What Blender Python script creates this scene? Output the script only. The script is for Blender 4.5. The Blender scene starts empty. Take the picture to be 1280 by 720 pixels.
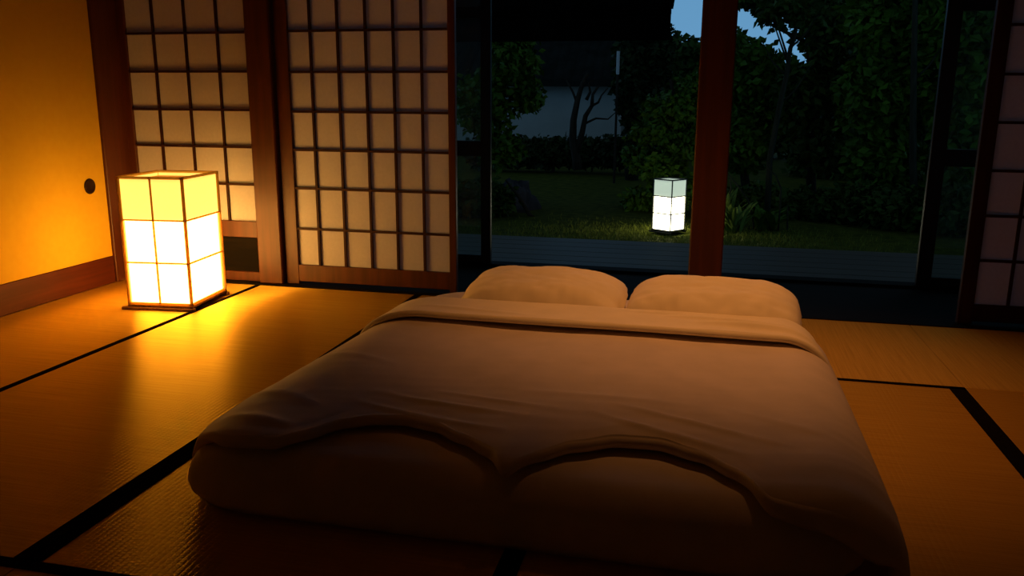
import bpy, math, random
from mathutils import Vector, Matrix, noise
C = bpy.context.scene.collection
PI = math.pi

# ------------------------------------------------------------------ camera
F, YAW, PITCH, ROLL = 1037.93, -0.22842, 0.22367, 0.0063975
CAM = Vector((0, 0, 1.0))
fw = Vector((math.sin(YAW)*math.cos(PITCH), math.cos(YAW)*math.cos(PITCH), -math.sin(PITCH)))
r0 = Vector((math.cos(YAW), -math.sin(YAW), 0)); u0 = r0.cross(fw)
rt = math.cos(ROLL)*r0 + math.sin(ROLL)*u0
up = -math.sin(ROLL)*r0 + math.cos(ROLL)*u0
cd = bpy.data.cameras.new('camera'); cam = bpy.data.objects.new('camera', cd); C.objects.link(cam)
cd.sensor_width = 36; cd.lens = F/1280*36; cd.clip_start = 0.05; cd.clip_end = 300
M = Matrix((rt, up, -fw)).transposed().to_4x4(); M.translation = CAM
cam.matrix_world = M
bpy.context.scene.camera = cam

def at(px, py, Y):                       # the point of a sight line at distance Y into the garden
    d = fw + rt*((px-640)/F) - up*((py-360)/F)
    return CAM + d*(Y/d.y)

# ------------------------------------------------------------------ world, exposure
LAMP = (1.0, 0.47, 0.09)                # colour of the andon's light
LAMP_IN, LAMP_PAPER, LAMP_CAP = 17.0, 1.5, 2.0
OUT_IN, OUT_PAPER, OUT_CAP = 8.0, 0.38, .5
vs = bpy.context.scene.view_settings
vs.view_transform = 'Standard'; vs.look = 'None'; vs.gamma = 1; vs.exposure = 0.0; vs.use_curve_mapping = False
W = bpy.data.worlds.new('dusk'); bpy.context.scene.world = W; W.use_nodes = True
nt = W.node_tree; nt.nodes.clear()
tc = nt.nodes.new('ShaderNodeTexCoord'); sp = nt.nodes.new('ShaderNodeSeparateXYZ')
rp = nt.nodes.new('ShaderNodeValToRGB'); bg = nt.nodes.new('ShaderNodeBackground'); ow = nt.nodes.new('ShaderNodeOutputWorld')
nt.links.new(tc.outputs['Generated'], sp.inputs[0]); nt.links.new(sp.outputs['Z'], rp.inputs[0])
nt.links.new(rp.outputs[0], bg.inputs[0]); nt.links.new(bg.outputs[0], ow.inputs[0])
e = rp.color_ramp.elements
e[0].position = 0.0; e[0].color = (.13, .32, .54, 1)
e[1].position = .45; e[1].color = (.06, .10, .13, 1)
e2 = e.new(.16); e2.color = (.115, .30, .52, 1)
bg.inputs[1].default_value = 1.0

# recessed ceiling downlight over the head of the bed (out of the picture)
DOWN_AT = (.1, 3.10, 2.40)
sl = bpy.data.lights.new('downlight_beam', 'SPOT'); sl.energy = 86; sl.color = (1.0, .37, .09); sl.spot_size = math.radians(72); sl.spot_blend = 1.0; sl.shadow_soft_size = .06
so = bpy.data.objects.new('downlight_beam', sl); C.objects.link(so); so.location = DOWN_AT; so.rotation_euler = (0, 0, 0)

# ------------------------------------------------------------------ materials
def mat(name, col, rough=.6, spec=.3, build=None, bump=None):
    m = bpy.data.materials.new(name); m.use_nodes = True
    b = m.node_tree.nodes['Principled BSDF']
    b.inputs['Base Color'].default_value = (*col, 1); b.inputs['Roughness'].default_value = rough
    b.inputs['Specular IOR Level'].default_value = spec
    if build: build(m.node_tree, b)
    return m
def nd(t, k, **kw):
    n = t.nodes.new(k)
    for a, v in kw.items():
        if a.startswith('i_'): n.inputs[a[2:].replace('_', ' ')].default_value = v
        else: setattr(n, a, v)
    return n
def coords(t, scale=(1, 1, 1), kind='Object'):
    a = nd(t, 'ShaderNodeTexCoord'); m = nd(t, 'ShaderNodeMapping'); m.inputs['Scale'].default_value = scale
    t.links.new(a.outputs[kind], m.inputs[0]); return m.outputs[0]
def geo(t, scale=(1, 1, 1)):
    a = nd(t, 'ShaderNodeNewGeometry'); m = nd(t, 'ShaderNodeMapping'); m.inputs['Scale'].default_value = scale
    t.links.new(a.outputs['Position'], m.inputs[0]); return m.outputs[0]
def noisecol(c1, c2, scale, stretch=(1, 1, 1), bump=0, lo=.35, hi=.65, detail=5):
    def f(t, b):
        v = geo(t, stretch); n = nd(t, 'ShaderNodeTexNoise'); n.inputs['Scale'].default_value = scale; n.inputs['Detail'].default_value = detail
        t.links.new(v, n.inputs['Vector'])
        r = nd(t, 'ShaderNodeValToRGB'); r.color_ramp.elements[0].position = lo; r.color_ramp.elements[1].position = hi
        r.color_ramp.elements[0].color = (*c1, 1); r.color_ramp.elements[1].color = (*c2, 1)
        t.links.new(n.outputs[0], r.inputs[0]); t.links.new(r.outputs[0], b.inputs['Base Color'])
        if bump:
            k = nd(t, 'ShaderNodeBump'); k.inputs['Strength'].default_value = bump; k.inputs['Distance'].default_value = .01
            t.links.new(n.outputs[0], k.inputs['Height']); t.links.new(k.outputs[0], b.inputs['Normal'])
    return f
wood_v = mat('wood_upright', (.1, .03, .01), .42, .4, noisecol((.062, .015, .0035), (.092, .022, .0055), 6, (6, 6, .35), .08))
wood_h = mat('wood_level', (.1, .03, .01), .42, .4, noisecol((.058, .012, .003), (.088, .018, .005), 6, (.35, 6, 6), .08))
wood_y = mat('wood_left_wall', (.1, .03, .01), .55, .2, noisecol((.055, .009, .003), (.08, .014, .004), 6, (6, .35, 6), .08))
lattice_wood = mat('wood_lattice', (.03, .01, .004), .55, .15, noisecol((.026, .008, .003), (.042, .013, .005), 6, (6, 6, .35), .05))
wood_dark = mat('wood_dark', (.02, .01, .006), .5, .25, noisecol((.014, .007, .004), (.026, .013, .008), 6, (.35, 6, 6), .08))
lamp_wood = mat('lamp_wood', (.14, .06, .02), .5, .3, noisecol((.25, .11, .03), (.36, .17, .05), 9, (5, 5, 1), .05))
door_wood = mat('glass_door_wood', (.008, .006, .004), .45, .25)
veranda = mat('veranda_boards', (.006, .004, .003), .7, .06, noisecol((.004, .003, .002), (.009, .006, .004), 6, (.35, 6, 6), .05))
black_metal = mat('black_metal', (.012, .011, .01), .35, .5)
handle_metal = mat('handle_metal', (.018, .006, .003), .6, .15)
fusuma_paper = mat('fusuma_paper', (.8, .6, .08), .8, .1, noisecol((.56, .345, .019), (.575, .36, .022), 25, (1, 1, 1), .02))
plaster = mat('plaster', (.5, .36, .12), .9, .05, noisecol((.42, .38, .33), (.48, .43, .37), 18, (1, 1, 1), .03))
ceil_wood = mat('ceiling_boards', (.3, .17, .07), .6, .2, noisecol((.10, .075, .055), (.15, .11, .08), 5, (4, .3, 1)))
cotton = mat('white_cotton', (.8, .7, .68), .85, .1, noisecol((.66, .57, .52), (.72, .62, .57), 9, (1, 1, 1), .05))
pillow_cloth = mat('pillow_cotton', (.84, .78, .6), .85, .1, noisecol((.86, .77, .60), (.92, .82, .64), 9, (1, 1, 1), .05))
heri_m = mat('heri_cloth', (.008, .006, .006), .95, .0, noisecol((.006, .0045, .0045), (.012, .009, .008), 200))
stone = mat('deck_boards', (.05, .05, .05), .5, .25, noisecol((.062, .048, .040), (.080, .062, .050), 4, (.3, 5, 1), .05))

TAT_R, TAT_A = .23, .85
def tatami_mat(name, along_y):
    m = bpy.data.materials.new(name); m.use_nodes = True; t = m.node_tree; b = t.nodes['Principled BSDF']
    g = nd(t, 'ShaderNodeNewGeometry'); s = nd(t, 'ShaderNodeSeparateXYZ'); t.links.new(g.outputs['Position'], s.inputs[0])
    ax = s.outputs['X' if along_y else 'Y']; ay = s.outputs['Y' if along_y else 'X']
    # colour: rushes, each slightly its own shade
    v = geo(t, (3, 160, 1) if along_y else (160, 3, 1)); n = nd(t, 'ShaderNodeTexNoise'); n.inputs['Scale'].default_value = 1.0; n.inputs['Detail'].default_value = 3
    t.links.new(v, n.inputs['Vector'])
    r = nd(t, 'ShaderNodeValToRGB'); r.color_ramp.elements[0].position = .3; r.color_ramp.elements[1].position = .7
    r.color_ramp.elements[0].color = (.50, .265, .03, 1); r.color_ramp.elements[1].color = (.64, .35, .045, 1)
    t.links.new(n.outputs[0], r.inputs[0]); t.links.new(r.outputs[0], b.inputs['Base Color'])
    # height: grooves every 15 mm along the mat, rows staggered between them
    def mth(op, a, bb=None):
        k = nd(t, 'ShaderNodeMath', operation=op)
        if hasattr(a, 'links'): t.links.new(a, k.inputs[0])
        else: k.inputs[0].default_value = a
        if bb is not None:
            if hasattr(bb, 'links'): t.links.new(bb, k.inputs[1])
            else: k.inputs[1].default_value = bb
        return k.outputs[0]
    w1 = mth('ABSOLUTE', mth('SINE', mth('MULTIPLY', ax, PI/.0155)))
    w1 = mth('POWER', w1, .6)
    ph = mth('MULTIPLY', mth('FLOOR', mth('MULTIPLY', ax, 1/.0155)), PI)
    w2 = mth('SINE', mth('ADD', mth('MULTIPLY', ay, 2*PI/.011), ph))
    hgt = mth('ADD', w1, mth('MULTIPLY', w2, .22))
    hgt = mth('ADD', hgt, mth('MULTIPLY', n.outputs[0], .22))
    k = nd(t, 'ShaderNodeBump'); k.inputs['Strength'].default_value = .26; k.inputs['Distance'].default_value = .0016
    t.links.new(hgt, k.inputs['Height']); t.links.new(k.outputs[0], b.inputs['Normal'])
    b.inputs['Roughness'].default_value = .9; b.inputs['Specular IOR Level'].default_value = 0
    gl = nd(t, 'ShaderNodeBsdfAnisotropic'); gl.inputs['Color'].default_value = (1.0, .68, .11, 1); gl.inputs['Roughness'].default_value = TAT_R
    gl.inputs['Anisotropy'].default_value = TAT_A
    t.links.new(k.outputs[0], gl.inputs['Normal'])
    lw = nd(t, 'ShaderNodeLayerWeight'); lw.inputs[0].default_value = .25
    fm = nd(t, 'ShaderNodeMath', operation='MULTIPLY_ADD'); t.links.new(lw.outputs['Fresnel'], fm.inputs[0]); fm.inputs[1].default_value = 1.7 if along_y else .7; fm.inputs[2].default_value = .05
    mx = nd(t, 'ShaderNodeMixShader'); t.links.new(fm.outputs[0], mx.inputs[0]); t.links.new(b.outputs[0], mx.inputs[1]); t.links.new(gl.outputs[0], mx.inputs[2])
    t.links.new(mx.outputs[0], t.nodes['Material Output'].inputs[0])
    cv = nd(t, 'ShaderNodeCombineXYZ'); cv.inputs[0].default_value = 1.0 if along_y else 0.0; cv.inputs[1].default_value = 0.0 if along_y else 1.0
    t.links.new(cv.outputs[0], gl.inputs['Tangent'])
    return m
tat_y = tatami_mat('tatami_rush_long', True); tat_x = tatami_mat('tatami_rush_cross', False)

def paper_mat(name, col, trans, emis=None, strength=0, clear=0):
    m = bpy.data.materials.new(name); m.use_nodes = True; t = m.node_tree; t.nodes.clear()
    o = nd(t, 'ShaderNodeOutputMaterial'); d = nd(t, 'ShaderNodeBsdfDiffuse'); tr = nd(t, 'ShaderNodeBsdfTranslucent'); mx = nd(t, 'ShaderNodeMixShader')
    v = geo(t, (1, 1, 1)); n = nd(t, 'ShaderNodeTexNoise'); n.inputs['Scale'].default_value = 60; n.inputs['Detail'].default_value = 6; t.links.new(v, n.inputs['Vector'])
    r = nd(t, 'ShaderNodeValToRGB'); r.color_ramp.elements[0].position = .3; r.color_ramp.elements[1].position = .7
    r.color_ramp.elements[0].color = (*[c*.93 for c in col], 1); r.color_ramp.elements[1].color = (*col, 1)
    t.links.new(n.outputs[0], r.inputs[0])
    for k in (d, tr): t.links.new(r.outputs[0], k.inputs['Color'])
    mx.inputs[0].default_value = trans
    t.links.new(d.outputs[0], mx.inputs[1]); t.links.new(tr.outputs[0], mx.inputs[2]); last = mx.outputs[0]
    if clear:
        tp = nd(t, 'ShaderNodeBsdfTransparent'); m2 = nd(t, 'ShaderNodeMixShader'); m2.inputs[0].default_value = clear
        t.links.new(last, m2.inputs[1]); t.links.new(tp.outputs[0], m2.inputs[2]); last = m2.outputs[0]
    if emis:
        em = nd(t, 'ShaderNodeEmission'); em.inputs[0].default_value = (*emis, 1); em.inputs[1].default_value = strength
        ad = nd(t, 'ShaderNodeAddShader'); t.links.new(last, ad.inputs[0]); t.links.new(em.outputs[0], ad.inputs[1]); last = ad.outputs[0]
    t.links.new(last, o.inputs[0]); return m
shoji_paper = paper_mat('shoji_paper', (.76, .74, .80), .40)
def emit_mat(name, col, s):
    m = bpy.data.materials.new(name); m.use_nodes = True; t = m.node_tree; t.nodes.clear()
    o = nd(t, 'ShaderNodeOutputMaterial'); em = nd(t, 'ShaderNodeEmission'); em.inputs[0].default_value = (*col, 1); em.inputs[1].default_value = s
    t.links.new(em.outputs[0], o.inputs[0]); return m
lamp_paper = paper_mat('lamp_paper', (.95, .85, .6), .5, None, 0, .6)
lamp_upper = paper_mat('lamp_upper_paper', (.85, .78, .45), .5, (1, .54, .10), LAMP_PAPER)
lamp_strip = paper_mat('lamp_bloom_strips', (.62, .40, .12), .6)  # lantern bars: bloom put into a paler, translucent wood colour
lamp_top = paper_mat('lamp_top_paper', (.7, .5, .3), .5, (1, .38, .05), .25)
lamp_cap = emit_mat('lamp_cap', (1, .55, .12), LAMP_CAP)
lamp_glow = emit_mat('lamp_glow', LAMP, LAMP_IN)
OUTC = (1.0, .93, .62)
out_paper = paper_mat('garden_lamp_paper', (.9, .95, .85), .5, None, 0, .6)
out_upper = paper_mat('garden_lamp_upper_paper', (.6, .66, .58), .5, (.85, 1, .85), OUT_PAPER)
out_cap = emit_mat('garden_lamp_cap', (.9, 1, .8), OUT_CAP)
out_glow = emit_mat('garden_lamp_glow', OUTC, OUT_IN)
def glass_mat():
    m = bpy.data.materials.new('window_glass'); m.use_nodes = True; t = m.node_tree; t.nodes.clear()
    o = nd(t, 'ShaderNodeOutputMaterial'); tp = nd(t, 'ShaderNodeBsdfTransparent'); gl = nd(t, 'ShaderNodeBsdfGlossy'); gl.inputs['Roughness'].default_value = .02
    fr = nd(t, 'ShaderNodeFresnel'); fr.inputs[0].default_value = 1.45; mx = nd(t, 'ShaderNodeMixShader')
    tp.inputs[0].default_value = (.82, .86, .84, 1)
    t.links.new(fr.outputs[0], mx.inputs[0]); t.links.new(tp.outputs[0], mx.inputs[1]); t.links.new(gl.outputs[0], mx.inputs[2]); t.links.new(mx.outputs[0], o.inputs[0]); return m
glass = glass_mat()
lawn = mat('lawn', (.03, .05, .01), .95, .05, noisecol((.034, .044, .006), (.07, .08, .010), 8, (1, 1, 1), .3))
def leafm(name, c1, c2):
    return mat(name, c1, .6, .15, noisecol(c1, c2, 2.2, (1, 1, 1)))
leaf_dark = leafm('leaves_dark', (.009, .018, .004), (.018, .035, .006))
leaf_mid = leafm('leaves_mid', (.040, .095, .006), (.070, .150, .008))
leaf_pine = leafm('leaves_pine', (.018, .042, .005), (.034, .075, .007))
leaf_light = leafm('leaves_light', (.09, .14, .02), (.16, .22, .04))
grass_m = leafm('grass_blades', (.10, .13, .012), (.22, .24, .03))
bark = mat('bark', (.03, .022, .016), .9, .1, noisecol((.016, .012, .009), (.035, .027, .02), 12, (3, 3, .5), .3))
bark_pale = mat('bark_pale', (.12, .11, .1), .8, .1, noisecol((.014, .016, .010), (.028, .03, .02), 10, (3, 3, .6), .2))
far_wall = mat('far_wall_plaster', (.3, .33, .36), .9, .05, noisecol((.30, .28, .26), (.36, .34, .32), 1.2))
tile_m = mat('roof_tiles', (.02, .02, .022), .9, .0, noisecol((.010, .011, .010), (.016, .017, .016), 3))
eave_m = mat('eave_wood', (.004, .003, .003), .9, .0, noisecol((.0015, .0012, .001), (.003, .0025, .002), 5))
rock_m = mat('rock', (.04, .04, .05), .9, .1, noisecol((.022, .022, .028), (.05, .05, .062), 4, (1, 1, 1), .5))

# ------------------------------------------------------------------ mesh helpers
class MB:
    def __init__(s): s.v = []; s.f = []; s.smooth = False
    def add(s, vs, fs):
        k = len(s.v); s.v += [tuple(p) for p in vs]; s.f += [tuple(i+k for i in f) for f in fs]; return s
    def box(s, x0, x1, y0, y1, z0, z1, b=0.0, M=None):
        # box with bevelled edges when b > 0
        if b <= 0:
            vs = [(x, y, z) for z in (z0, z1) for y in (y0, y1) for x in (x0, x1)]
            fs = [(0, 2, 3, 1), (4, 5, 7, 6), (0, 1, 5, 4), (2, 6, 7, 3), (0, 4, 6, 2), (1, 3, 7, 5)]
        else:
            c = [(x, y, z) for z in (0, 1) for y in (0, 1) for x in (0, 1)]
            X, Y, Z = (x0, x1), (y0, y1), (z0, z1); vs = []
            for (i, j, k) in c:
                sx, sy, sz = (b if i == 0 else -b), (b if j == 0 else -b), (b if k == 0 else -b)
                vs += [(X[i], Y[j]+sy, Z[k]+sz), (X[i]+sx, Y[j], Z[k]+sz), (X[i]+sx, Y[j]+sy, Z[k])]
            I = lambda i, j, k, a: (k*4+j*2+i)*3+a
            fs = []
            for i in (0, 1): fs.append([I(i, j, k, 0) for j, k in ((0, 0), (1, 0), (1, 1), (0, 1))][::(-1 if i == 0 else 1)])
            for j in (0, 1): fs.append([I(i, j, k, 1) for i, k in ((0, 0), (1, 0), (1, 1), (0, 1))][::(1 if j == 0 else -1)])
            for k in (0, 1): fs.append([I(i, j, k, 2) for i, j in ((0, 0), (1, 0), (1, 1), (0, 1))][::(-1 if k == 0 else 1)])
            for i in (0, 1):
                for j in (0, 1): fs.append([I(i, j, 0, 0), I(i, j, 1, 0), I(i, j, 1, 1), I(i, j, 0, 1)])
            for i in (0, 1):
                for k in (0, 1): fs.append([I(i, 0, k, 0), I(i, 1, k, 0), I(i, 1, k, 2), I(i, 0, k, 2)])
            for j in (0, 1):
                for k in (0, 1): fs.append([I(0, j, k, 1), I(1, j, k, 1), I(1, j, k, 2), I(0, j, k, 2)])
            for i in (0, 1):
                for j in (0, 1):
                    for k in (0, 1): fs.append([I(i, j, k, 0), I(i, j, k, 1), I(i, j, k, 2)])
        if M is not None: vs = [M @ Vector(p) for p in vs]
        return s.add(vs, fs)
    def tube(s, pts, rad, n=8, cap=True):
        pts = [Vector(p) for p in pts]
        if not isinstance(rad, (list, tuple)): rad = [rad]*len(pts)
        vs = []; fs = []; ref = Vector((0, 0, 1))
        for i, p in enumerate(pts):
            d = (pts[min(i+1, len(pts)-1)]-pts[max(i-1, 0)]).normalized()
            a = d.cross(Vector((1, 0, 0)) if abs(d.x) < .7 else Vector((0, 1, 0))).normalized(); b = d.cross(a)
            for k in range(n):
                t = 2*PI*k/n; vs.append(p + (a*math.cos(t)+b*math.sin(t))*rad[i])
        for i in range(len(pts)-1):
            for k in range(n): fs.append((i*n+k, i*n+(k+1) % n, (i+1)*n+(k+1) % n, (i+1)*n+k))
        if cap: fs.append(tuple(range(n))[::-1]); fs.append(tuple((len(pts)-1)*n+k for k in range(n)))
        return s.add(vs, fs)
    def grid(s, P, close=False):
        nr, nc = len(P), len(P[0]); vs = [p for r in P for p in r]; fs = []
        for i in range(nr-1):
            for j in range(nc-1 if not close else nc): fs.append((i*nc+j, i*nc+(j+1) % nc, (i+1)*nc+(j+1) % nc, (i+1)*nc+j))
        return s.add(vs, fs)
    def build(s, name, m, parent=None, loc=None, smooth=False):
        me = bpy.data.meshes.new(name); me.from_pydata(s.v, [], s.f)
        import bmesh
        bm = bmesh.new(); bm.from_mesh(me); 
        if len(s.f) < 60000: bmesh.ops.recalc_face_normals(bm, faces=bm.faces)
        bm.to_mesh(me); bm.free(); me.materials.append(m)
        if smooth or s.smooth:
            me.polygons.foreach_set('use_smooth', [True]*len(me.polygons))
        o = bpy.data.objects.new(name, me); C.objects.link(o)
        if parent: o.parent = parent
        if loc: o.location = loc
        return o
def empty(name, loc=(0, 0, 0), rz=0):
    o = bpy.data.objects.new(name, None); C.objects.link(o); o.location = loc; o.rotation_euler = (0, 0, rz); o.empty_display_size = .1
    return o
def tag(o, label=None, cat=None, group=None, kind=None):
    for k, v in (('label', label), ('category', cat), ('group', group), ('kind', kind)):
        if v: o[k] = v
    return o
def S(o, label, cat): return tag(o, label, cat, None, 'structure')

# ------------------------------------------------------------------ room shell
XL, YB, XR, YF, ZC = -3.156, 4.08, 3.1, -1.9, 2.45
f = MB().box(XL-.3, XR+.2, YF-.2, 4.02, -.12, -.03).build('floor', wood_dark)
S(f, 'dark boards under the tatami mats', 'floor')
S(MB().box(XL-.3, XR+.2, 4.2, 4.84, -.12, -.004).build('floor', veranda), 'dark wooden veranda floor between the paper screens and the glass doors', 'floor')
S(MB().box(XL-.3, XR+.2, YF-.2, 4.9, ZC, ZC+.1).build('ceiling', ceil_wood), 'wooden board ceiling over the tatami room', 'ceiling')
dl = MB(); n = 32
dl.grid([[(DOWN_AT[0]+r*math.cos(2*PI*k/n), DOWN_AT[1]+r*math.sin(2*PI*k/n), z) for k in range(n)] for r, z in ((.075, 2.449), (.095, 2.449), (.10, 2.44), (.095, 2.436), (.078, 2.44), (.072, 2.449))], close=True)
tag(dl.build('ceiling_downlight', black_metal, smooth=True), 'round ceiling downlight ring above the pillows', 'downlight')
S(MB().box(XR, XR+.12, YF-.12, 4.9, -.1, ZC).build('wall_right', plaster), 'plain plaster wall closing the room on the right', 'wall')
S(MB().box(XL-.12, XR, YF-.12, YF, -.1, ZC).build('wall_front', plaster), 'plain plaster wall behind the camera', 'wall')
S(MB().box(XL-.12, XR, 4.1, 4.2, 1.98, ZC).build('wall_back', plaster), 'plaster strip above the paper screen lintel', 'wall')
S(MB().box(XL-.24, XL-.06, YF-.12, 4.95, -.1, ZC).build('wall_left', plaster), 'plaster wall behind the left sliding panels', 'wall')
S(MB().box(XL, XR, 4.02, 4.2, 1.90, 1.98, .004).build('trim_lintel', wood_h), 'wooden lintel over the paper screens', 'lintel')
S(MB().box(XL-.06, XR, 4.0, 4.2, -.1, .004, .002).build('trim_sill', veranda), 'dark grooved wooden sill under the paper screens', 'sill')
S(MB().box(XL-.06, XR, 4.84, 4.95, -.1, .012, .002).build('trim_sill_outer', veranda), 'dark threshold under the outer glass doors', 'sill')
S(MB().box(XL-.06, XR, 4.84, 4.95, 2.05, ZC, .002).build('trim_lintel_outer', wood_dark), 'dark beam over the outer glass doors', 'lintel')
# roof eave of this house over the deck
S(MB().box(XL-1, XR+1, 4.95, 5.5, 2.35, 2.45).build('trim_eave', eave_m), 'eave of the house above the outer deck', 'eave')

# left wall: sliding fusuma panels on a thick rail
S(MB().box(XL-.06, XL+.004, YF, 3.875, -.0, .147, .003).build('baseboard_left', wood_y), 'dark red wooden rail along the foot of the golden sliding panels', 'baseboard')
S(MB().box(XL-.06, XL+.004, YF, 3.875, 1.86, 1.95, .003).build('trim_left', wood_y), 'dark wooden rail above the golden sliding panels', 'rail')
for i, (y0, y1, hy, lab) in enumerate(((2.0, 3.875, 3.754, 'golden paper sliding panel with round dark pull, beside the lit lantern'),
                                      (.1, 1.995, .25, 'golden paper sliding panel nearer the camera on the left wall'))):
    p = MB().box(XL-.04, XL, y0, y1, .147, 1.86, .002).build('door_%d' % (i+1), fusuma_paper); S(p, lab, 'sliding door')
    q = MB(); n = 28
    prof = [(0, .0), (.026, .0), (.030, .004), (.036, .006), (.040, .003), (.041, 0)]
    P = [[(XL+.001+(h), hy+r*math.cos(2*PI*k/n), .539+r*math.sin(2*PI*k/n)) for k in range(n)] for r, h in prof]
    q.grid(P, close=True); q.build('door_pull', handle_metal, p, smooth=True)
S(MB().box(XL-.06, XL, YF, .095, .147, 1.86).build('wall_left_panel', plaster), 'plaster part of the left wall behind the camera', 'wall')
S(MB().box(XL-.06, XL, YF, 3.875, 1.95, ZC).build('wall_left_upper', plaster), 'plaster above the golden sliding panels', 'wall')
S(MB().box(XL-.06, XL+.016, 3.875, 4.2, 0, ZC, .003).build('trim_corner_post', wood_v), 'dark corner post between golden panels and the paper screen', 'post')
# posts of the back wall
S(MB().box(-2.364, -2.222, 4.03, 4.19, 0.004, 1.9, .006).build('trim_post_left', wood_v), 'reddish wooden post between the two left paper screens', 'post')
S(MB().box(-.062, .095, 4.03, 4.19, 0.004, 1.9, .006).build('trim_post_middle', wood_v), 'reddish square wooden post standing in the open screen front', 'post')

def shoji(name, x0, x1, y, xs, zs, zlow, pz, lab, lower=None, stile=(.055, .035)):
    """x0..x1 outer, xs vertical bar centres, zs horizontal bar centres, pz paper bottom"""
    zt = 1.895
    root = empty(name, (x0, y, 0)); S(root, lab, 'sliding paper screen')
    T = Matrix.Translation((-x0, -y, 0))
    a, b = x0+stile[0], x1-stile[1]
    fr = MB()
    fr.box(x0, a, y, y+.032, .005, zt, .002, T); fr.box(b, x1, y, y+.032, .005, zt, .002, T)
    fr.box(a, b, y+.001, y+.031, zt-.05, zt, .002, T)
    if lower:
        fr.box(a, b, y+.001, y+.031, lower[1], pz, .002, T); fr.box(a, b, y+.001, y+.031, .005, lower[0], .002, T)
    else: fr.box(a, b, y+.001, y+.031, .02, pz, .002, T)
    fr.build('frame', lattice_wood if x0 > 1 else wood_v, root)  # same wood throughout; right-hand frames coloured darker to stand in for shade
    la = MB()
    for x in xs: la.box(x-.0062, x+.0062, y+.006, y+.018, pz, zt-.05, 0, T)
    for z in zs: la.box(a, b, y+.004, y+.016, z-.006, z+.006, 0, T)
    la.build('lattice', lattice_wood, root)
    MB().box(a-.002, b+.002, y+.0185, y+.0195, pz-.004, zt-.045, 0, T).build('paper', shoji_paper, root)
    if lower: MB().box(a, b, y+.012, y+.019, lower[0], lower[1], 0, T).build('lower_panel', veranda, root)
    return root
zb = [1.535, 1.334, 1.130, .929, .731, .528, .310]
zt_ = [1.74]
shoji('door_3', -3.14, -2.3645, 4.065, [-2.929, -2.737, -2.548], zt_+[1.53, 1.331, 1.133, .934, .739, .539], 0, .338,
      'paper screen with a low dark panel, behind the lit lantern', lower=(.056, .249), stile=(.044, .006))
shoji('door_4', -2.215, -1.243, 4.065, [-2.018, -1.867, -1.715, -1.567, -1.419], zt_+zb, 0, .112,
      'six column paper screen between the reddish post and the garden opening', stile=(.073, .037))
shoji('door_5', 1.16, 2.10, 4.065, [1.364, 1.505, 1.650, 1.795, 1.940], zt_+[1.53, 1.322, 1.118, .914, .705, .505, .302], 0, .098,
      'unlit bluish paper screen at the right edge of the opening', stile=(.062, .055))
shoji('door_6', 2.105, 3.04, 4.065, [2.31, 2.45, 2.595, 2.74, 2.885], zt_+[1.53, 1.322, 1.118, .914, .705, .505, .302], 0, .098,
      'unlit paper screen next to the right wall, out of view', stile=(.062, .055))

# outer glass doors, two slid left and two slid right
def glass_door(name, x0, x1, y, lab, st=.06):
    root = empty(name, (x0, y, 0)); S(root, lab, 'sliding glass door'); T = Matrix.Translation((-x0, -y, 0))
    fr = MB(); fr.box(x0, x0+st, y, y+.035, .012, 2.05, .002, T); fr.box(x1-st, x1, y, y+.035, .012, 2.05, .002, T)
    for z0, z1 in ((.012, .06), (.665, .755), (1.455, 1.52), (2.0, 2.05)): fr.box(x0+st, x1-st, y+.001, y+.034, z0, z1, .001, T)
    fr.build('frame', door_wood, root)
    MB().box(x0+st, x1-st, y+.015, y+.019, .06, 2.0, 0, T).build('glass_pane', glass, root)
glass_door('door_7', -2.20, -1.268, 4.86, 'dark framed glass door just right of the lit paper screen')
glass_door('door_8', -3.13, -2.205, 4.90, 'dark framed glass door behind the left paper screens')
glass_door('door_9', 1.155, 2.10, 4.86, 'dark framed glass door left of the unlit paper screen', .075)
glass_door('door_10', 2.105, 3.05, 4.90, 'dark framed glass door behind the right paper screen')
# ------------------------------------------------------------------ tatami mats
def tatami(x0, x1, y0, y1, m, her, lab, grp='tatami mats covering the floor'):
    cx, cy = (x0+x1)/2, (y0+y1)/2; g = .0012
    root = empty('tatami_mat', (cx, cy, -.03)); tag(root, lab, 'tatami mat', grp); T = Matrix.Translation((-cx, -cy, .03))
    MB().box(x0+g, x1-g, y0+g, y1-g, -.03, 0, .001, T).build('mat_surface', m, root)
    for side, w in her:
        if side == 'L': a = (x0+g, x0+w, y0+g, y1-g)
        if side == 'R': a = (x1-w, x1-g, y0+g, y1-g)
        if side == 'N': a = (x0+g, x1-g, y0+g, y0+w)
        if side == 'F': a = (x0+g, x1-g, y1-w, y1-g)
        MB().box(*a, -.004, .0018, .0005, T).build('cloth_border', heri_m, root)
tatami(XL+.004, -2.37, 1.37, 4.0, tat_y, [], 'narrow tatami mat along the golden panels, under the lit lantern')
tatami(-2.37, -1.415, 1.37, 4.0, tat_y, [('L', .030), ('R', .036)], 'tatami mat with the lantern glare, left of the bed')
tatami(-1.415, -.37, 1.37, 3.125, tat_y, [('L', .036), ('R', .03)], 'tatami mat under the left foot corner of the bed')
tatami(-.37, .945, 1.37, 3.125, tat_y, [('L', .02), ('R', .058), ('F', .028)], 'tatami mat under the right half of the bed, cornered by dark borders')
tatami(-1.415, .945, 3.125, 4.0, tat_x, [], 'cross-laid tatami mat behind the pillows')
tatami(.945, XR, 3.125, 4.0, tat_x, [], 'cross-laid tatami mat before the unlit paper screen')
tatami(.945, XR, .3, 3.125, tat_y, [], 'tatami mat right of the thick dark border')
tatami(XL+.004, -1.415, .42, 1.37, tat_x, [('F', .034), ('N', .03)], 'tatami mat in the near left corner of the picture')
tatami(-1.415, .945, .42, 1.37, tat_x, [('F', .034), ('N', .03)], 'tatami mat in front of the foot of the bed')
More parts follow.
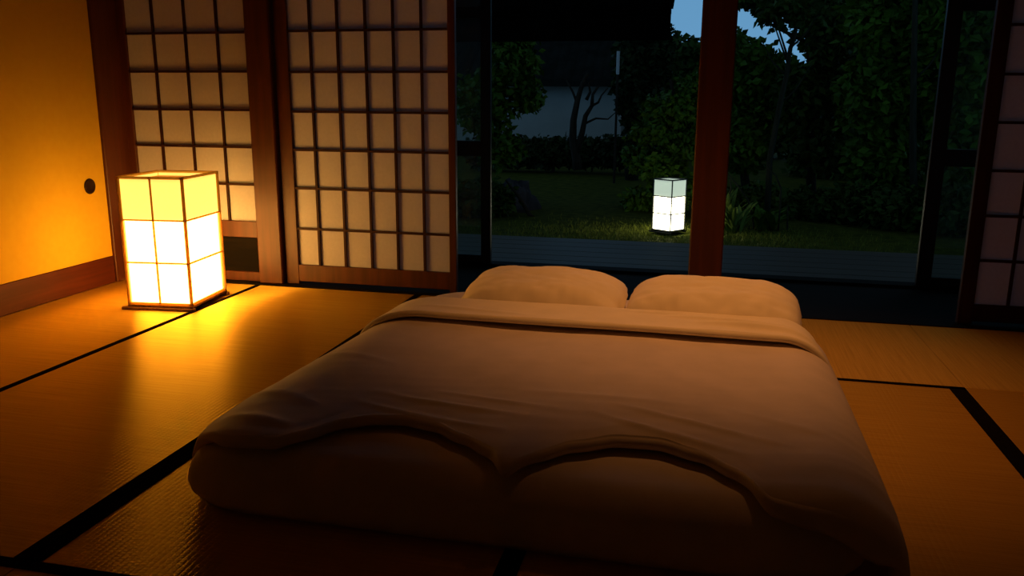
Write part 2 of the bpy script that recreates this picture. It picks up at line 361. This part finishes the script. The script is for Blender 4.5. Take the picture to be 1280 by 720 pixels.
tatami(XL+.004, .945, YF, .42, tat_x, [], 'tatami mat under the camera')
tatami(.945, XR, YF, .3, tat_x, [], 'tatami mat behind the camera on the right')

# ------------------------------------------------------------------ lanterns
def lantern(name, w, d, h, loc, rz, paper, upper, topm, glow, cap, wood, strip, lab, cat, midbar, wb=.012):
    root = empty(name, loc, rz); tag(root, lab, cat)
    z0, z1 = .024, h; zs = [z0+(z1-z0)*k for k in (.335, .667)]
    bs = MB()
    for sy in (-1, 1): bs.box(-w/2-.035, w/2+.015, sy*(d/2+.004)-.012, sy*(d/2+.004)+.012, 0, .014, .002)
    bs.box(-w/2-.008, w/2+.008, -d/2-.008, d/2+.008, .014, .024, .002)
    bs.build('base', wood, root)
    fr = MB()
    for sx in (-1, 1):
        for sy in (-1, 1): fr.box(sx*w/2-wb/2, sx*w/2+wb/2, sy*d/2-wb/2, sy*d/2+wb/2, z0, z1, .001)
    for z in (z0+.005, z1-.006):
        for sy in (-1, 1): fr.box(-w/2, w/2, sy*d/2-wb/2, sy*d/2+wb/2, z-.006, z+.006, .001)
        for sx in (-1, 1): fr.box(sx*w/2-wb/2, sx*w/2+wb/2, -d/2, d/2, z-.006, z+.006, .001)
    frame = fr.build('frame', strip, root)
    gr = MB(); t = .0035 if midbar else .005
    for z in zs:
        for sy in (-1, 1): gr.box(-w/2, w/2, sy*(d/2+.001)-t, sy*(d/2+.001)+t, z-t, z+t)
        for sx in (-1, 1): gr.box(sx*(w/2+.001)-t, sx*(w/2+.001)+t, -d/2, d/2, z-t, z+t)
    gr.box(-w/2-.003, -w/2+.001, -d/2-.003, -d/2+.001, z0, z1)
    if midbar:
        for sy in (-1, 1): gr.box(-t, t, sy*(d/2+.001)-t, sy*(d/2+.001)+t, z0, z1)
    gr.build('lattice', strip, frame)
    a, b = w/2-.004, d/2-.004
    for nm, za, zb_, mt in (('lower_shade', z0, zs[1], paper), ('upper_shade', zs[1], z1-.004, upper)):
        MB().grid([[(-a, -b, z), (a, -b, z), (a, b, z), (-a, b, z)] for z in (za, zb_)], close=True).build(nm, mt, root)
    MB().box(-w/2+.006, w/2-.006, -d/2+.006, d/2-.006, z1-.028, z1-.026).build('top_paper', topm, root)
    MB().grid([[(-a+.005, -b+.005, z), (a-.005, -b+.005, z), (a-.005, b-.005, z), (-a+.005, b-.005, z)] for z in (z0+.004, zs[1]-.001)], close=True).build('glowing_core', glow, root)
    MB().box(-a+.006, a-.006, -b+.006, b-.006, zs[1]-.004, zs[1]-.002).build('core_cover', cap, root)
    return root
lantern('floor_lantern', .315, .352, .638, (-2.538, 3.560, .0005), math.radians(6.5), lamp_paper, lamp_upper, lamp_top, lamp_glow, lamp_cap, lamp_wood, lamp_strip,
        'lit square paper floor lantern with glowing orange light on the tatami', 'lantern', True)
lantern('garden_lantern', .236, .236, .555, (-.362, 8.72, -.34), math.radians(-35), out_paper, out_upper, out_upper, out_glow, out_cap, black_metal, black_metal,
        'lit white paper lantern standing outside on the grass left of the middle post', 'lantern', False, .01)

# ------------------------------------------------------------------ bed
def lerp_tab(x, tab):
    if x <= tab[0][0]: return tab[0][1]
    for (a, b), (c, d) in zip(tab, tab[1:]):
        if x <= c:
            t = (x-a)/(c-a); t = t*t*(3-2*t) if (b-d) else t
            return b+(d-b)*t
    return tab[-1][1]
FOOT, HEAD = 1.64, 3.56
BX0, BX1, BZ = -1.255, .41, .165
def rbox_section(x0, x1, zt, r, ntop, zb=.02, rl=.22, rr_=.12):
    out = []
    for k in range(4): out.append((x0, zb+(zt-r-zb)*k/4, -1, 0))
    for k in range(13):
        a = PI/2*k/12; n_ = Vector((-math.cos(a)/rl, math.sin(a)/r)).normalized(); out.append((x0+rl-rl*math.cos(a), zt-r+r*math.sin(a), n_.x, n_.y))
    for k in range(1, ntop): out.append((x0+rl+(x1-x0-rl-rr_)*k/ntop, zt, 0, 1))
    for k in range(13):
        a = PI/2*(1-k/12); n_ = Vector((math.cos(a)/rr_, math.sin(a)/r)).normalized(); out.append((x1-rr_+rr_*math.cos(a), zt-r+r*math.sin(a), n_.x, n_.y))
    for k in range(4): out.append((x1, zb+(zt-r-zb)*(3-k)/4, 1, 0))
    return out
def rbox_section_old(x0, x1, zt, r, ntop, zb=.02):
    out = []
    for k in range(4): out.append((x0, zb+(zt-r-zb)*k/4, -1, 0))
    for k in range(9): a = PI/2*k/8; out.append((x0+r-r*math.cos(a), zt-r+r*math.sin(a), -math.cos(a), math.sin(a)))
    for k in range(1, ntop): out.append((x0+r+(x1-x0-2*r)*k/ntop, zt, 0, 1))
    for k in range(9): a = PI/2*(1-k/8); out.append((x1-r+r*math.cos(a), zt-r+r*math.sin(a), math.cos(a), math.sin(a)))
    for k in range(4): out.append((x1, zb+(zt-r-zb)*(3-k)/4, 1, 0))
    return out
# mattress: soft futon, a little bulged
def make_mattress():
    x0_ = -1.29
    cx, cy = (x0_+BX1)/2, (FOOT+HEAD)/2; hx, hy = (BX1-x0_)/2, (HEAD-FOOT)/2
    P = []; N = 160
    def ring(inset, z):
        row = []
        for k in range(N):
            a = 2*PI*k/N; c, s = math.cos(a), math.sin(a); e = .2
            ix = inset*(1.9 if (c < 0 and z > .07) else 1); ix = min(ix, hx*.985)
            x = cx+(hx-ix)*math.copysign(abs(c)**e, c); y = cy+(hy-inset)*math.copysign(abs(s)**e, s)
            w = .006*noise.noise(Vector((x*5, y*5, z*6)))
            x = x+w; y = y+w
            row.append((x+(.045*max(0, min(1, (-x-.2)/1.05))*max(0, min(1, (y-1.75)/.95))), y, z))
        return row
    R = .10
    prof = [(.9, .0025), (.05, 0.0025), (.02, .006), (.004, .03), (0, .05), (.002, .066)]
    for k in range(1, 9): a = PI/2*k/8; prof.append((.003+R*(1-math.cos(a)), .066+R*math.sin(a)))
    for ins in (.14, .22, .35, .5, .7, .85): prof.append((ins, .1661))
    for ins, z in prof:
        ins = min(ins, hx*.985)
        row = ring(ins, z)
        if z > .16: row = [(x, y, z2+.004*noise.noise(Vector((x*4, y*4, 3)))) for x, y, z2 in row]
        P.append(row)
    m = MB(); m.grid(P, close=True)
    for base in (0, (len(P)-1)*N): m.f.append(tuple(range(base, base+N)))
    return m
o = make_mattress().build('futon_mattress', cotton, smooth=True)
tag(o, 'thick white sheeted futon mattress lying on the tatami under the duvet', 'mattress')

HEM = [(-1.36, 1.86), (-1.25, 1.80), (-1.19, 1.73), (-1.10, 1.675), (-.97, 1.680), (-.925, 1.73), (-.87, 1.82), (-.80, 1.865), (-.73, 1.88), (-.64, 1.86), (-.54, 1.80), (-.46, 1.74), (-.405, 1.665),
       (-.35, 1.74), (-.27, 1.82), (-.17, 1.875), (-.08, 1.88), (.02, 1.835), (.10, 1.76), (.165, 1.655), (.25, 1.645), (.36, 1.63), (.50, 1.70)]
def smooth_hem(x):
    s = 0; w = 0
    for k in range(-4, 5):
        g = math.exp(-(k/2.2)**2); s += g*lerp_tab(x+k*.008, HEM); w += g
    return s/w
def taper(x, y):
    w = max(0, min(1, (-x-.2)/1.05)); q = max(0, min(1, (y-1.75)/.95)); q = q*q*(3-2*q)
    return x+.045*w*q
def footdrop(y):
    R = .095; d = 1.725-y
    if d <= 0: return 0
    d = min(d, R*.985); return R-math.sqrt(R*R-d*d)
def ridge(x, y, x0, y0, x1, y1, wid, h):
    dx, dy = x1-x0, y1-y0; L2 = dx*dx+dy*dy; t = max(0, min(1, ((x-x0)*dx+(y-y0)*dy)/L2))
    px, py = x0+dx*t, y0+dy*t; d2 = (x-px)**2+(y-py)**2
    return h*math.exp(-d2/(wid*wid))*math.sin(PI*min(1, max(.0, .08+t*.84)))
def wrinkle(x, y):
    v = .009*noise.noise(Vector((x*2.2, y*2.0, 1.3)))+.004*noise.noise(Vector((x*5, y*6, 5.3)))
    v += .0022*noise.noise(Vector((x*3+y*2, y*22-x*4, 2.1)))*math.exp(-max(0, y-1.9)/.35)
    for a in ((-.9, 1.95, -.45, 1.84, .014, .007), (-.85, 2.02, -.40, 1.93, .013, .006), (-.70, 2.07, -.30, 1.98, .012, .005), (-.25, 1.99, .12, 1.84, .013, .007),
              (-.20, 2.06, .22, 1.90, .013, .006), (-.5, 2.12, .0, 2.10, .02, .004), (-1.15, 1.80, -.95, 1.75, .02, .006), (-1.2, 2.0, -.95, 1.88, .02, .005),
              (.1, 2.1, .38, 1.95, .018, .004), (-1.2, 2.35, -.9, 2.25, .02, .004)):
        v += ridge(x, y, *a)
    return v
def make_cover(hemf, yend, off, T, r, sec, wr, drop=True, under=.03):
    """a thick cloth with a rounded near edge; sec = cross section it lies on"""
    rows = []
    nr = 9; yy = []
    for k in range(nr): yy.append(('e', -PI/2+PI*k/(nr-1)))
    for k in range(1, 131): yy.append(('i', k/130))
    for kind, q in yy:
        row = []
        for j, (x0, z0, nx, nz) in enumerate(sec):
            ye = hemf(x0)
            if kind == 'e':
                o_ = r+r*math.sin(q); y = ye+r-r*math.cos(q)
                if q < 0: y += under*(-math.sin(q))**2
            else:
                y = ye+r+(yend-ye-r)*(q**1.5); dd = y-ye-r
                o_ = 2*r+(T-2*r)*(1-math.exp(-dd/.10))
            fade = min(1, max(0, (y-ye)/.06)) if kind == 'i' else 0
            if kind == 'i': o_ += wr(x0, y)*fade*(1 if nz > .5 else .4)
            z = z0
            if drop: z = z0*(1-footdrop(y)/.165)
            zz = z+nz*(off+o_)
            row.append((taper(x0+nx*(off+o_), y), y, max(.006, zz)))
        rows.append(row)
    # tail: close down
    row = [(taper(x0+nx*off, yend), yend, max(.005, z0+nz*off)) for (x0, z0, nx, nz) in sec]; rows.append(row)
    m = MB(); m.grid(rows); return m
sec = rbox_section(BX0, BX1, BZ, .12, 150, .035)
du = make_cover(smooth_hem, 2.98, .004, .052, .019, sec, wrinkle)
duvet = du.build('duvet', cotton, smooth=True)
tag(duvet, 'white cotton duvet spread over the futon with a scalloped foot edge', 'duvet')
def fold_hem(x): return 2.735+.02*noise.noise(Vector((x*1.5, 0, 7)))+.03*max(0, (-x-.9)/.4)
def fold_wr(x, y):
    v = .006*noise.noise(Vector((x*3, y*4, 9)))
    for a in ((.0, 2.85, .36, 2.80, .022, .018), (-.1, 2.92, .3, 2.88, .016, .011), (-.25, 2.96, .0, 2.94, .01, .005), (-1.05, 2.86, -.6, 2.80, .02, .006)): v += ridge(x, y, *a)
    return v
sec2 = [s for s in rbox_section(BX0+.01, BX1-.012, BZ+.046, .13, 150, .07, .24, .13)]
fo = make_cover(fold_hem, 3.00, .010, .026, .017, sec2, fold_wr, drop=False, under=.06)
fo.build('folded_cuff', pillow_cloth, duvet, smooth=True)

def make_pillow(a, b, h, seed):
    m = MB(); n = 56; top = []; bot = []
    for i in range(n+1):
        v = -1+2*i/n; rt_, rb_ = [], []
        for j in range(n+1):
            u = -1+2*j/n
            pr = ((1-abs(u)**3.4)*(1-abs(v)**2.8))
            pr = max(pr, 0)**.5
            x = a*u*(1-.05*v*v)*(1-.02*noise.noise(Vector((v*3, seed, 0)))); y = b*v*(1-.06*u*u)
            w = .008*noise.noise(Vector((u*2.0, v*2.2, seed)))+.004*noise.noise(Vector((u*6, v*6, seed+4)))
            w += .014*noise.noise(Vector((u*9, v*3, seed+8)))*max(0, -v)**2
            zt = pr*(h*.66+w*1.4); zb_ = -pr*h*.20
            rt_.append((x, y, zt)); rb_.append((x, y, zb_-.0008))
        top.append(rt_); bot.append(rb_)
    m.grid(top); m.grid([r[::-1] for r in bot]); return m
for (x, y, z, rz, rx, sd, lab) in ((-.615, 3.235, .205, -.01, .10, 3.0, 'plump white pillow on the left at the head of the bed'),
                               (.050, 3.210, .205, -.05, .10, 11.0, 'plump white pillow on the right at the head of the bed')):
    o = make_pillow(.328, .225, .175, sd).build('pillow', pillow_cloth, smooth=True); o.location = (x, y, z); o.rotation_euler = (rx, 0, rz)
    tag(o, lab, 'pillow', 'pillows at the head of the bed')

# ------------------------------------------------------------------ outside: deck, lawn
S(MB().box(-7, 6, 4.952, 6.0, -.12, -.03).build('trim_deck_bed', wood_dark), 'dark joists carrying the outer deck', 'deck')
for i in range(6):
    y0 = 4.955+i*.175
    o = MB().box(-7, 6, y0, y0+.171, -.03, 0, .003).build('trim_deck_board', stone); S(o, 'grey weathered board of the outer deck', 'deck board')
g = MB(); rows = []
for i in range(70):
    y = 5.4+i*.14+(max(0, i-30)**2)*.025
    rows.append([(x*.6, y, -.36+.03*noise.noise(Vector((x*.5, y*.6, 0)))+max(0, y-14)*.012) for x in range(-30, 34)])
g.grid(rows); o = g.build('ground', lawn, smooth=True); S(o, 'dark lawn of the garden', 'lawn')

def leafcloud(blobs, n, size, seed, droop=0):
    rnd = random.Random(seed); m = MB(); tot = sum(b[3]*b[4]*b[5] for b in blobs) ** 1
    wts = [(b[3]*b[4]+b[4]*b[5]+b[3]*b[5]) for b in blobs]
    for b, w in zip(blobs, wts):
        for _ in range(int(n*w/sum(wts))):
            while True:
                d = Vector((rnd.gauss(0, 1), rnd.gauss(0, 1), rnd.gauss(0, 1)))
                if d.length > .1: break
            d.normalize(); rr = (rnd.random()**.33)*(.82+.3*noise.noise(d*3+Vector((seed, b[0], 0))))
            p = Vector((b[0]+d.x*b[3]*rr, b[1]+d.y*b[4]*rr, b[2]+d.z*b[5]*rr))
            t = Vector((rnd.uniform(-1, 1), rnd.uniform(-1, 1), rnd.uniform(-1, .6)-droop)).normalized()
            s_ = t.cross(Vector((rnd.uniform(-1, 1), rnd.uniform(-1, 1), rnd.uniform(-1, 1)))).normalized()
            L = size*rnd.uniform(.6, 1.3); wd = L*.32; k = len(m.v)
            bend = s_.cross(t)*L*.1
            m.v += [tuple(p), tuple(p+t*L*.5+s_*wd+bend), tuple(p+t*L), tuple(p+t*L*.5-s_*wd+bend)]
            m.f.append((k, k+1, k+2, k+3))
    return m
GZ = -.36
def tree(name, base, blobs, n, size, seed, lm, label, cat='tree', trunk_r=.08, group=None, bk=bark, lean=0):
    rnd = random.Random(seed); root = empty(name, base); tag(root, label, cat, group)
    tb = MB(); top = max(b[2]+b[5]*.5 for b in blobs)-base[2]; cx = sum(b[0] for b in blobs)/len(blobs)-base[0]; cy = sum(b[1] for b in blobs)/len(blobs)-base[1]
    pts = []
    for k in range(7):
        t = k/6; pts.append((cx*t**1.4+.04*math.sin(k*2+seed), cy*t**1.4, -.05+(top+.05)*t))
    tb.tube(pts, [trunk_r*(1-.75*k/6) for k in range(7)], 8)
    for b in blobs:
        k = rnd.randint(2, 4); p0 = Vector(pts[k]); p1 = Vector((b[0]-base[0], b[1]-base[1], b[2]-base[2]))
        mid = (p0+p1)/2+Vector((0, 0, -.1)); tb.tube([p0, mid, p1], [trunk_r*.4, trunk_r*.25, trunk_r*.08], 6)
    tb.build('trunk', bk, root, smooth=True)
    bl = [(b[0]-base[0], b[1]-base[1], b[2]-base[2], *b[3:]) for b in blobs]
    leafcloud(bl, n, size, seed).build('foliage', lm, root)
    return root
def B(px, py, Y, rx, ry, rz):
    p = at(px, py, Y); return (p.x, p.y, p.z, rx, ry, rz)
def base(px, Y): p = at(px, 200, Y); return (p.x, p.y, GZ)

# far building: white wall under a tiled roof
wy = 19.0
bl_, br_ = at(600, 166, wy), at(776, 166, wy); ztop = at(700, 104, wy).z; zr = at(700, 52, wy).z
root = empty('garden_storehouse', (bl_.x, wy, GZ)); tag(root, 'distant storehouse with pale plaster wall and dark tiled roof beyond the hedge', 'building')
T = Matrix.Translation((-bl_.x, -wy, -GZ))
MB().box(bl_.x-6, br_.x, wy, wy+3, GZ, ztop, 0, T).build('plaster_wall', far_wall, root)
rf = MB(); nx = 46; x0, x1 = bl_.x-6.5, br_.x+.25
P = []
for i in range(9):
    t = i/8; row = []
    for j in range(nx*6+1):
        x = x0+(x1-x0)*j/(nx*6); row.append((x-bl_.x, -.55+t*2.0, ztop-GZ+.0+t*(1.35)+.035*abs(math.sin(PI*j/6))-(.02 if i % 2 else 0)))
    P.append(row)
rf.grid(P); rf.box(x0, x1, wy-.55, wy-.50, ztop-.08, ztop+.07, 0, T); rf.build('tiled_roof', tile_m, root)
MB().box(x0, x1, wy+1.3, wy+1.6, ztop+1.3, ztop+1.5, .02, T).build('roof_ridge', tile_m, root)
pp = at(772, 93, 13.9); tp = at(773, 64, 13.9)
root = empty('downpipe', (pp.x, 13.9, GZ)); tag(root, 'thin pale upright pole before the distant dark roof', 'pole')
MB().tube([(0, 0, pp.z-GZ), (0, 0, tp.z-GZ)], .026, 8).build('pale_sleeve', mat('pale_paint', (.45, .45, .47), .7, .1), root)
MB().tube([(0, 0, 0), (0, 0, pp.z-GZ)], .02, 8).build('pole', bark, root)

# near black eave of the neighbouring wing: rafters, fascia and roof
ey = 7.6; eb = at(700, 51, ey).z; er = at(838, 30, ey).x
root = empty('wing_eave', (er, ey, eb)); tag(root, 'black low eave of the neighbouring wing hanging over the garden', 'roof')
T = Matrix.Translation((-er, -ey, -eb))
MB().box(er-4.5, er, ey, ey+.05, eb, eb+.30, .005, T).build('fascia', eave_m, root)
MB().box(er-4.5, er+.0, ey-.02, ey+.10, eb+.21, eb+.29, .01, T).build('gutter', eave_m, root)
rm = MB(); rm.add([Vector(p)-Vector((er, ey, eb)) for p in ((er-4.5, ey-.04, eb+.30), (er+.02, ey-.04, eb+.30), (er+.02, ey+1.6, eb+1.05), (er-4.5, ey+1.6, eb+1.05),
    (er-4.5, ey-.04, eb+.25), (er+.02, ey-.04, eb+.25), (er+.02, ey+1.6, eb+1.0), (er-4.5, ey+1.6, eb+1.0))], [(0, 1, 2, 3), (7, 6, 5, 4), (0, 4, 5, 1), (1, 5, 6, 2), (2, 6, 7, 3), (3, 7, 4, 0)])
rm.build('roof_slab', eave_m, root)
for k in range(9):
    x = er-.12-k*.5
    q = MB(); q.add([(x-er+dx, dy, dz) for dx in (0, .05) for dy, dz in ((.06, .10), (.06, .17), (1.5, .86), (1.5, .79))], [(0, 1, 2, 3), (7, 6, 5, 4), (0, 4, 5, 1), (1, 5, 6, 2), (2, 6, 7, 3), (3, 7, 4, 0)])
    q.build('rafter', eave_m, root)
px_ = at(560, 100, ey+.2).x
for x in (px_, px_-1.8): MB().box(x-.06, x+.06, ey+.1, ey+.22, GZ-.02, eb+.05, .004, T).build('post', eave_m, root)

# hedge under the far wall
hb = []
for k in range(12):
    hb.append(B(600+k*17, 190, 15.5, .35, .4, .34))
tree('hedge', base(690, 15.5), hb, 9000, .12, 5, leaf_dark, 'low dark hedge below the distant pale wall', 'hedge', .04)
tree('maple_tree', base(600, 10.5), [B(640, 78, 10.5, .42, .5, .30), B(608, 130, 10.5, .5, .5, .5), B(660, 120, 10.6, .24, .3, .24), B(625, 185, 10.5, .35, .4, .3), B(640, 45, 10.6, .4, .4, .25)], 3600, .11, 7, leaf_mid,
     'small leafy tree at the left of the opening before the pale wall', 'tree', .05)
# bare twisting tree
tb = MB(); by = 13.5; b0 = at(722, 205, by); root = empty('bare_tree', (b0.x, by, GZ)); tag(root, 'bare twisting tree trunk silhouetted against the pale wall', 'tree')
def br(pts, r):
    q = [tuple(at(x, y, by)-Vector((b0.x, by, GZ))) for x, y in pts]
    tb.tube(q, [r*(1-.7*i/(len(q)-1)) for i in range(len(q))], 7)
br([(722, 212), (721, 200), (716, 175), (717, 150), (722, 125), (728, 105), (735, 92)], .085)
br([(721, 190), (728, 165), (732, 145), (740, 132), (741, 118), (748, 108)], .055)
br([(717, 150), (722, 130), (716, 115), (708, 100)], .035)
br([(740, 132), (748, 128), (752, 119), (760, 110)], .025)
br([(730, 155), (745, 148), (760, 149), (770, 140)], .022)
br([(733, 125), (738, 115), (736, 104), (744, 98)], .03)
tb.build('trunk', bark, root, smooth=True)
tree('cypress_tree', base(790, 14.5), [B(790, 100, 14.5, .38, .4, .9), B(800, 140, 14.5, .35, .4, .9), B(812, 70, 14.6, .5, .4, .8), B(788, 60, 14.6, .3, .3, .6)], 5200, .13, 9, leaf_dark,
     'dark upright evergreen right of the distant pale wall', 'tree', .12)
tree('pine_tree', base(840, 10.5), [B(850, 135, 10.5, .55, .5, .25), B(830, 165, 10.6, .5, .5, .22), B(868, 180, 10.4, .5, .4, .25), B(825, 205, 10.5, .42, .5, .26), B(800, 195, 10.7, .28, .3, .18), B(850, 235, 10.4, .5, .4, .22), B(800, 250, 10.6, .3, .3, .2), B(880, 110, 10.5, .4, .4, .2)],
     7000, .085, 11, leaf_mid, 'spreading green pine behind the white garden lantern', 'tree', .07)
tree('background_tree', base(880, 20), [B(850, 72, 20, .9, .8, .55), B(905, 66, 20, .9, .8, .6), B(950, 92, 20, .8, .8, .75), B(880, 120, 20, 1.4, 1, .9), B(950, 140, 20, 1.5, 1, 1.2), B(835, 110, 20, .9, .8, .9)], 9000, .2, 13, leaf_pine,
     'round topped dark tree below the sky gap behind the middle post', 'tree', .15)
rt_tree = [
    (935, 12.5, [B(930, 90, 12.5, .45, .5, .55), B(955, 130, 12.5, .5, .5, .5), B(925, 180, 12.5, .5, .5, .5), B(950, 85, 12.6, .35, .4, .3)], 'leaf', 'olive green tree just right of the middle post'),
    (1020, 12, [B(1035, 30, 12, .5, .5, .55), B(1000, 120, 12, .45, .5, .5), B(1060, 100, 12, .6, .5, .6), B(1030, 180, 12, .65, .5, .5), B(1030, -30, 12, .6, .5, .5), B(955, -22, 12, .45, .4, .25), B(925, -8, 12, .35, .4, .22), B(960, 8, 12, .25, .3, .14)], 'pine', 'tall dark tree right of the small blue sky gap'),
    (1110, 11, [B(1105, 20, 11, .55, .5, .6), B(1090, 120, 11, .5, .5, .6), B(1140, 110, 11, .5, .5, .6), B(1110, 200, 11, .6, .5, .5), B(1150, 10, 11, .5, .5, .6)], 'leaf', 'leafy tree left of the dark frame of the right glass door'),
    (1210, 10.5, [B(1200, 30, 10.5, .5, .5, .6), B(1215, 130, 10.5, .5, .5, .6), B(1250, 60, 10.5, .5, .5, .6), B(1210, 220, 10.5, .5, .5, .5)], 'leaf', 'leafy tree seen through the right glass door'),
]
for i, (px, Y, bls, kd, lab) in enumerate(rt_tree):
    tree('garden_tree', base(px, Y), bls, 5200, .13, 21+i, leaf_pine if kd == 'pine' else leaf_mid, lab, 'tree', .07, None)
for i, (pts, r, lab) in enumerate((([(955, 330), (962, 200), (975, 130), (983, 95), (988, 60), (992, 50), (1000, 10)], .035, 'slender pale trunk rising to the small blue sky gap'),
                                  ([(1140, 320), (1141, 200), (1142, 100), (1144, 0), (1146, -50)], .045, 'straight grey trunk left of the right glass door'))):
    Y = (9.6, 10.2)[i]; b0 = at(pts[0][0], 300, Y); root = empty('slender_tree', (b0.x, Y, GZ)); tag(root, lab, 'tree')
    q = [at(x, y, Y)-Vector((b0.x, Y, GZ)) for x, y in pts]; q[0] = Vector((q[0].x, q[0].y, -.03))
    tb = MB(); tb.tube(q, [r*(1-.5*k/(len(q)-1)) for k in range(len(q))], 8)
    for k in range(2, len(q)-1):
        s_ = (-1)**k; tb.tube([q[k], q[k]+Vector((.15*s_, .05, .15)), q[k]+Vector((.3*s_, .08, .42))], [r*.35, r*.25, r*.08], 6)
    tb.build('trunk', bark_pale, root, smooth=True)
    top = q[-1]
    leafcloud([(top.x, top.y, top.z+.1, .5, .5, .3), (q[-2].x-.15, q[-2].y, q[-2].z+.25, .28, .3, .2)], 900, .09, 70+i).build('foliage', leaf_pine, root)
# woodland backdrop
for i, (px, Y, top) in enumerate(((1058, 16, -60), (1095, 18.5, -80), (1160, 16, -90), (1235, 18, -90), (1300, 15.5, -90), (560, 25, 40), (650, 27, 45), (740, 25, 50), (812, 23.5, 60), (1390, 17, -80))):
    bls = []; n = 6
    for k in range(n):
        py = top+60+(250-top)*k/n; bls.append(B(px+(18 if k % 2 else -12), py, Y, 1.05, .8, .85))
    tree('woodland_tree', base(px, Y), bls, 5200, .22, 40+i, leaf_dark if i % 3 else leaf_pine, 'tall dark tree in the woodland at the back of the garden', 'tree', .14, 'woodland trees at the back of the garden')
# shrubs at the foot of the wood
for i, (px, py, Y, s_, lab) in enumerate(((1000, 265, 10.5, .45, 'low dark shrub right of the lit leafy plant'), (1070, 262, 10.2, .5, 'wide dark shrub in the middle of the right lawn'), (1130, 268, 9.8, .45, 'dark shrub left of the right glass door frame'),
                                     (1210, 265, 9.5, .5, 'dark shrub seen through the right glass door'), (945, 255, 10.8, .4, 'dark shrub behind the lit leafy plant'), (600, 250, 9.6, .4, 'dark shrub at the left end of the lawn'))):
    b = B(px, py, Y, s_*1.3, s_, s_*.75); o = tree('shrub', (b[0], b[1], GZ), [b], 1800, .1, 60+i, leaf_pine, lab, 'shrub', .02)
# rock with leaning branch
rk = MB(); P = []; n = 26
rb = at(640, 285, 10.2)
for i in range(14):
    a = PI/2*i/13; row = []
    for k in range(n):
        t = 2*PI*k/n; d = Vector((math.cos(t)*math.cos(a), math.sin(t)*math.cos(a), math.sin(a)))
        s_ = 1+.35*noise.noise(d*1.7)+.12*noise.noise(d*5)
        row.append((d.x*.42*s_*(1-.35*d.z), d.y*.35*s_, d.z*.42*s_-.06))
    P.append(row)
rk.grid(P, close=True); o = rk.build('garden_rock', rock_m, smooth=False); o.location = (rb.x, rb.y, GZ); tag(o, 'bluish grey pointed rock at the left of the lawn', 'rock')
y_ = 9.6; p0 = at(668, 282, y_); root = empty('fallen_branch', (p0.x, y_, GZ)); tag(root, 'dark branch leaning against the grey rock', 'branch')
o = MB(); o.tube([(0, 0, -.02)]+[tuple(at(x, y, y_)-Vector((p0.x, y_, GZ))) for x, y in ((662, 268), (648, 245), (632, 225))], [.03, .026, .02, .01], 7); o.build('limb', bark, root, smooth=True)

# leafy plant lit by the garden lantern, right of the post, with arching stems
def leafy(name, px, Y, n, hgt, seed, lab, lm=leaf_light, spread=.3, w=.028):
    rnd = random.Random(seed); p = at(px, 300, Y); root = empty(name, (p.x, Y, GZ)); tag(root, lab, 'plant')
    m = MB()
    for _ in range(n):
        a = rnd.uniform(0, 2*PI); h = hgt*rnd.uniform(.5, 1.1); s_ = spread*rnd.uniform(.4, 1.1); bx, byy = rnd.uniform(-.1, .1), rnd.uniform(-.1, .1)
        pts = []; K = 6
        for k in range(K+1):
            t = k/K; pts.append(Vector((bx+math.cos(a)*s_*t**1.3, byy+math.sin(a)*s_*t**1.3, h*(t*1.25-.42*t*t*1.2))))
        sd = Vector((-math.sin(a), math.cos(a), 0)); rows = []
        for k, q in enumerate(pts):
            t = k/K; ww = w*math.sin(PI*min(1, .12+t*.88))**.8*rnd.uniform(.9, 1.1); rows.append([q-sd*ww, q+Vector((0, 0, -ww*.3)), q+sd*ww])
        m.grid(rows)
    m.build('leaves', lm, root); return root
leafy('broadleaf_plant', 915, 8.9, 42, .42, 3, 'bright green long leaved plant lit beside the middle post', w=.024)
leafy('broadleaf_plant', 955, 9.2, 30, .34, 4, 'dimmer long leaved plant right of the bright one', leaf_mid)
leafy('broadleaf_plant', 900, 9.2, 34, .55, 5, 'tall leaf clump directly behind the middle post', w=.02)
y_ = 9.2; p0 = at(945, 300, y_); root = empty('arching_vine', (p0.x, y_, GZ)); tag(root, 'thin pale arching stems above the lit plant beside the middle post', 'plant')
for k, pts in enumerate(([(942, 290), (941, 270), (935, 250), (922, 232), (908, 215)], [(905, 270), (910, 250), (914, 235), (912, 222)], [(975, 260), (976, 235), (970, 220), (958, 208)], [(985, 300), (984, 280), (985, 255)])):
    q = [at(x, y, y_)-Vector((p0.x, y_, GZ)) for x, y in pts]; q.insert(0, Vector((q[0].x, q[0].y, -.02)))
    MB().tube(q, [.010]*(len(q)-1)+[.004], 6).build('stem', bark_pale, root, smooth=True)
# grass
rnd = random.Random(8); m = MB()
for _ in range(9000):
    x = -.3+rnd.gauss(0, .9); y = 8.5+rnd.gauss(0, .45)
    if (x+.345)**2+(y-8.72)**2 < .04 or y < 7.2: continue
    h = rnd.uniform(.015, .045)*(1 if rnd.random() < .9 else 1.4); a = rnd.uniform(0, 2*PI); l = rnd.uniform(-.03, .03); z = -.36+.03*noise.noise(Vector((x/.6*.5, y*.6, 0)))
    dx, dy = math.cos(a)*.004, math.sin(a)*.004
    m.add([(x-dx, y-dy, z-.01), (x+dx, y+dy, z-.01), (x+l, y+l*.6, z+h)], [(0, 1, 2)])
tag(m.build('grass', grass_m), 'short grass around the white garden lantern', 'grass', None, 'stuff')
